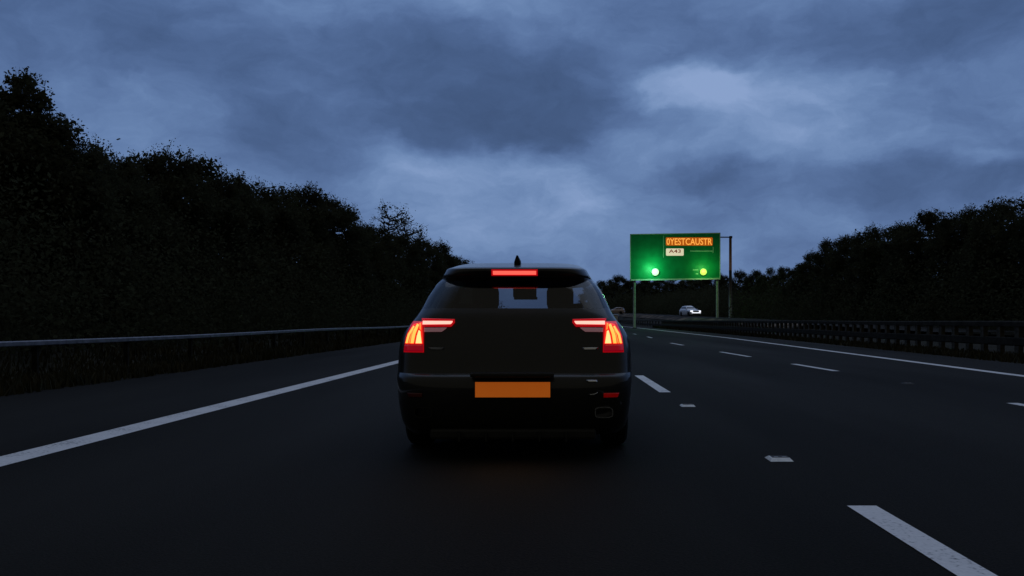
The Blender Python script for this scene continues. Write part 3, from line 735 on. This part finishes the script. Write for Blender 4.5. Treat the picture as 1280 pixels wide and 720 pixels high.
    ringpts=[(c.x+.18*math.cos(2*math.pi*k/n),c.y+.07*math.sin(2*math.pi*k/n),c.z+.168*math.sin(2*math.pi*k/n)) for k in range(n+1)]
    tube(bm,ringpts,.014,6,cap=False); box(bm,c,(.32,.03,.05),bevel=.01); mesh_obj('steering_wheel',bm,M['black'],t)
    return t
PLATE_W=.18
make_car('hatchback',(-.336,6.6,0),0,'black hatchback seen from behind with glowing red brake lights and blank amber plate','car',M['carpaint'])
def at(px,Z): return (px-VX)/F*Z
za=132.0
make_car('white_car',(at(857,za),za+1.5,rise(za+1.5)+.30),R(180+16),'small white car with added front lamp glow on the raised road below the green sign','car',M['white_paint'],False)
zb=205.0
make_car('pale_car',(at(782,zb),zb+2,rise(zb)+.30),R(76),'faint pale car seen side on, in the distance left of the sign post','car',M['pink_paint'],False)

# ------------------------------------------------------------------ trees
def leaf(bm,p,s,rng,up=.35):
    n=Vector((rng.gauss(0,1),rng.gauss(0,1),rng.gauss(0,1)+up)).normalized()
    u=n.orthogonal().normalized(); a=rng.random()*6.283
    u=Matrix.Rotation(a,3,n)@u; v=n.cross(u)
    l=s*rng.uniform(.7,1.3); ww=l*rng.uniform(.42,.7)
    q=[p-u*l*.5, p+v*ww*.5, p+u*l*.5, p-v*ww*.5]
    bm.faces.new([bm.verts.new(k) for k in q])
def crown_mesh(name,seed,H,shape,leaves,size,m,clumps):
    """crown of many leaf clumps on real limbs; returns (crown mesh, trunk mesh)"""
    rng=random.Random(seed); bm=bmesh.new(); tb=bmesh.new()
    base=H*shape['base']; cr=shape['r']
    pts=[]; x=y=0
    for i in range(9):
        z=H*.93*i/8; pts.append((x,y,z)); x+=rng.gauss(0,.05)*H/8; y+=rng.gauss(0,.05)*H/8
    tube(tb,pts,[max(.02,H*.022*(1-i/8.4)) for i in range(9)],8)
    def trunk(z):
        t=min(max(z/(H*.93)*8,0),7.999); i=int(t); return Vector(pts[i]).lerp(Vector(pts[i+1]),t-i)
    cl=[]
    for k in range(clumps):
        for _ in range(30):
            h=rng.random()
            rad=shape['prof'](h)*cr
            a=rng.random()*6.283; q=rad*math.sqrt(rng.uniform(.12,1.0))
            lump=1+.30*noise.noise(Vector((math.cos(a)*1.4,math.sin(a)*1.4,h*3+seed)))
            p=Vector((math.cos(a)*q*lump,math.sin(a)*q*lump,base+h*(H-base)))
            if all((p-c).length>cr*.18 for c,_ in cl): break
        cl.append((p,rng.uniform(.7,1.25)*shape['cs']*cr))
    for p,rc in cl:
        o=trunk(min(p.z-.25*math.hypot(p.x,p.y)-.1,H*.9)); mid=o.lerp(p,.5)+Vector((0,0,-.08*(p-o).length))+Vector((rng.gauss(0,.1),rng.gauss(0,.1),0))
        tube(tb,[o,mid,p],[H*.0075,H*.005,H*.002],5,cap=False)
        for _ in range(3):
            e=p+Vector((rng.gauss(0,1),rng.gauss(0,1),rng.gauss(.5,.8))).normalized()*rc*rng.uniform(.8,1.35)
            tube(tb,[p,p.lerp(e,.5)+Vector((rng.gauss(0,.05),rng.gauss(0,.05),.03)),e],[H*.002,H*.0014,H*.0008],4,cap=False)
            for _k in range(max(2,leaves//16)):
                leaf(bm,p.lerp(e,rng.uniform(.4,1.05))+Vector((rng.gauss(0,.06),rng.gauss(0,.06),rng.gauss(0,.06)))*rc*1.6,size,rng)
        for _ in range(leaves//5):
            leaf(bm,p+Vector((rng.gauss(0,.33),rng.gauss(0,.33),rng.gauss(0,.3)))*rc,size*2.6,rng)
        for _ in range(leaves):
            dv=Vector((rng.gauss(0,1),rng.gauss(0,1),rng.gauss(0,.8))).normalized()*rc*rng.random()**.45
            leaf(bm,p+dv,size,rng)
    res=[]
    for b,mm,nm in ((bm,m,'crown'),(tb,M['bark'],'trunk')):
        me=bpy.data.meshes.new(nm); b.normal_update(); b.to_mesh(me); b.free(); me.materials.append(mm); res.append(me)
    return res
round_p=lambda h: math.sin(math.pi*min(max(h*.86+.12,0),1))**.6
dome_p=lambda h: (1-h**2.6)**.5*(.75+.25*min(1,h*4))
cone_p=lambda h: (1-h)**.72*.95+.06
TV=[]
for sd,sh,lv,sz,mm,cn in (
    (11,dict(base=.10,r=2.9,cs=.30,prof=dome_p),330,.115,'leaf',74),
    (12,dict(base=.10,r=2.6,cs=.30,prof=round_p),330,.11,'leaf',74),
    (13,dict(base=.08,r=2.8,cs=.33,prof=dome_p),310,.12,'leaf_dark',70),
    (14,dict(base=.09,r=2.7,cs=.28,prof=round_p),310,.105,'leaf',80),
    (15,dict(base=.06,r=2.7,cs=.26,prof=cone_p),290,.10,'leaf_dark',96),      # pointed
    (16,dict(base=.38,r=2.3,cs=.30,prof=round_p),27,.10,'leaf',54),           # sparse
): TV.append(crown_mesh('t',sd,8.0,sh,lv,sz,M[mm],cn))
NTH=['first','second','third','fourth','fifth','sixth','seventh','eighth','ninth','tenth','eleventh','twelfth','thirteenth','fourteenth','fifteenth','sixteenth','seventeenth','eighteenth','nineteenth','twentieth','twenty-first','twenty-second','twenty-third','twenty-fourth','twenty-fifth','twenty-sixth']
def tree(x,y,H,var,label,group,rng,name='tree',wide=1.0):
    z=terrain(x,y)-.1
    t=empty(name,(x,y,z),rng.random()*6.283); tag(t,label,'tree',group)
    s=(H-z)/8.0
    for me,nm in zip(TV[var],('crown','trunk')):
        o=bpy.data.objects.new(nm,me); link(o,t)
    t.scale=(s*wide,s*wide,s)
    return t
rng=random.Random(5)
LEFT=[(-95,60,0,1.05,17),(-35,105,2,1.0,16),(28,92,4,1.0,15.5),(66,142,0,1.0,15),(108,184,3,.95,15.4),(150,184,1,1,15.5),(182,190,0,1,16),(212,197,3,.95,15.4),(248,192,0,1.05,15.6),(288,219,1,.95,15.4),(322,223,3,1.05,15.8),(352,235,2,1,15.4),(380,241,1,.95,15.8),(405,243,0,1,15.6),(427,263,3,.9,15.2),(450,280,2,1,15.4),(470,283,1,1,15.8),(489,270,5,1.15,17.5),(507,283,5,1.0,17),(500,292,0,1,15.4),(521,291,5,.9,17),(528,300,1,1,15.6),(548,308,3,1,15.6),(566,319,0,1,15.4),(583,328,2,1,15.4),(600,336,1,1,15.2)]
LEFT.sort(key=lambda r:r[0])
feat={4:'pointed dark tree',5:'thin sparse tree with bare twigs',0:'broad domed dark tree',1:'rounded dark tree',2:'dense blackish tree',3:'uneven round-topped tree'}
vis=[r for r in LEFT]
for i,(px,py,v,wd,X) in enumerate(vis):
    Z=X/((VX-px)/F); H=EYE+(VY-py)/F*Z
    lab='%s, %s from the left behind the left guardrail'%(feat[v],NTH[i])
    if v==4: lab='tallest pointed dark tree near the left frame edge behind the guardrail'
    H=EYE+(VY-py-(14 if px<360 else 6))/F*Z if False else EYE+(VY-py-0)/F*Z; H*=(1.03 if v==5 else .945 if px<370 else .965)*(1+.035*((i*7)%5-2)/2)
    tree(-X,Z,H,v,lab,'dark trees behind the left guardrail',rng,wide=wd*(1.0 if H<9 else .95))
RIGHT=[(905,343,1,1,30),(925,338,3,1,27),(945,337,0,1,27),(962,335,2,1,26.5),(981,333,1,1,26.5),(1001,329,0,1,26),(1017,315,3,.95,26.5),(1040,299,1,1,26),(1064,293,0,1,26.5),(1087,284,3,.95,26),(1110,285,2,1,26.5),(1133,279,1,1,26),(1163,263,0,1.05,26.5),(1195,268,3,1,26),(1222,258,1,1,26.5),(1252,249,0,1.05,26),(1286,248,2,1,26),(1325,236,3,1,26.5),(1370,225,0,1,26)]
for i,(px,py,v,wd,X) in enumerate(RIGHT):
    Z=X/((px-VX)/F); H=EYE+(VY-py)/F*Z
    tree(X,Z,H*.955,v,'%s, %s from the left behind the right barrier'%(feat[v],NTH[i]),'dark trees behind the right barrier',rng,wide=wd)
FAR=[(738,362,330,1),(752,353,320,0),(764,352,310,2),(775,347,300,3),(790,352,300,0),(806,350,290,1),(824,348,285,3),(842,349,280,2),(860,347,280,0),(878,345,275,1),(893,343,270,3)]
for i,(px,py,Z,v) in enumerate(FAR):
    X=(px-VX)/F*Z; H=EYE+(VY-py)/F*Z
    tree(max(X,13.5 if px>745 else X),Z,H,v,'distant dark tree, %s from the left in the far wood under the sign'%NTH[i],'far trees beyond the road sign',rng,name='tree',wide=1.25)

# understorey filling the banks
def undergrowth(name,xf,ys_,n,hf,size,seed,group=None):
    rng=random.Random(seed); bm=bmesh.new()
    for k in range(n):
        y=ys_(rng.random()); x=xf(y,rng)
        h=hf(y,rng); z0=terrain(x,y); r=h*rng.uniform(.45,.7)
        cnt=int(50+50*rng.random())
        for _ in range(cnt):
            dv=Vector((rng.gauss(0,1),rng.gauss(0,1),abs(rng.gauss(0,1)))).normalized()*rng.random()**.4
            leaf(bm,Vector((x+dv.x*r,y+dv.y*r,z0+dv.z*h)),size*(1+y/120),rng)
    o=mesh_obj(name,bm,M['leaf']); tag(o,kind='stuff'); return o
def dist(a,b): return lambda q: a*(b/a)**q
u=undergrowth('undergrowth',lambda y,r:-r.uniform(11.2,22),dist(9,190),4600,lambda y,r:r.uniform(1.2,5.6),.105,3)
tag(u,'dark tangled undergrowth below the trees behind the left guardrail','undergrowth')
u=undergrowth('undergrowth',lambda y,r:r.uniform(22.6,34),dist(26,300),3300,lambda y,r:r.uniform(1.2,5.4),.14,4)
tag(u,'dark undergrowth below the trees behind the right barrier','undergrowth')
u=undergrowth('undergrowth',lambda y,r:r.uniform(13.5,62),lambda q:250+100*q,420,lambda y,r:r.uniform(4,10),.22,6)
tag(u,'dark mass of bushes at the foot of the far wood','undergrowth')
# grass of the verges
def grass(name,xf,ys_,n,seed,hh,label):
    rng=random.Random(seed); bm=bmesh.new()
    for k in range(n):
        y=ys_(rng.random()); x=xf(y,rng); z=terrain(x,y)-.02
        a=rng.random()*6.283; h=hh*rng.uniform(.4,1.3)*(1+y/90); ww=.010*(1+y/14); lx,ly=rng.gauss(0,.3)*h,rng.gauss(0,.3)*h
        c,s=math.cos(a)*ww,math.sin(a)*ww
        v=[bm.verts.new(q) for q in ((x-c,y-s,z),(x+c,y+s,z),(x+c*.6+lx*.5,y+s*.6+ly*.5,z+h*.6),(x+lx,y+ly,z+h),(x-c*.6+lx*.5,y-s*.6+ly*.5,z+h*.6))]
        bm.faces.new(v)
    o=mesh_obj(name,bm,M['grass']); tag(o,label,'grass',kind='stuff')
grass('grass',lambda y,r:-7.6-abs(r.gauss(0,1.0))-(.0 if r.random()<.5 else r.random()*3.5),dist(5,120),26000,8,.16,'rough dark grass on the left verge beside the shoulder')
grass('grass',lambda y,r:EDGE_R(y)+2.2+r.random()*(13.0-EDGE_R(y)-2.0)+abs(r.gauss(0,.2)),dist(14,120),12000,9,.12,'rough dark grass at the foot of the right barrier')
# dry verge along the raised road
bm=bmesh.new(); prev=None
for y in frange(60,330,6):
    a=bm.verts.new((15.9+.3*noise.noise(Vector((y*.2,0,0))),y,rise(y)*.78+.12)); b=bm.verts.new((17.2,y,rise(y)+.30))
    if prev: bm.faces.new((prev[0],prev[1],b,a))
    prev=(a,b)
o=mesh_obj('dry_verge',bm,M['dry']); o['kind']='structure'

# ------------------------------------------------------------------ camera and output
cam=bpy.data.cameras.new('camera'); co=bpy.data.objects.new('camera',cam); link(co)
cam.sensor_width=36; cam.lens=36*F/1280; cam.shift_x=-(VX-640)/1280; cam.shift_y=(VY-360)/1280
co.location=(0,0,EYE); co.rotation_euler=(R(90),0,0); cam.clip_start=.1; cam.clip_end=4000
SC.camera=co
vs=SC.view_settings; vs.view_transform='Standard'; vs.look='None'; vs.exposure=0; vs.gamma=1; vs.use_curve_mapping=False
SC.render.resolution_x=1024; SC.render.resolution_y=576
SC.cycles.use_denoising=True
SC.cycles.transparent_max_bounces=12
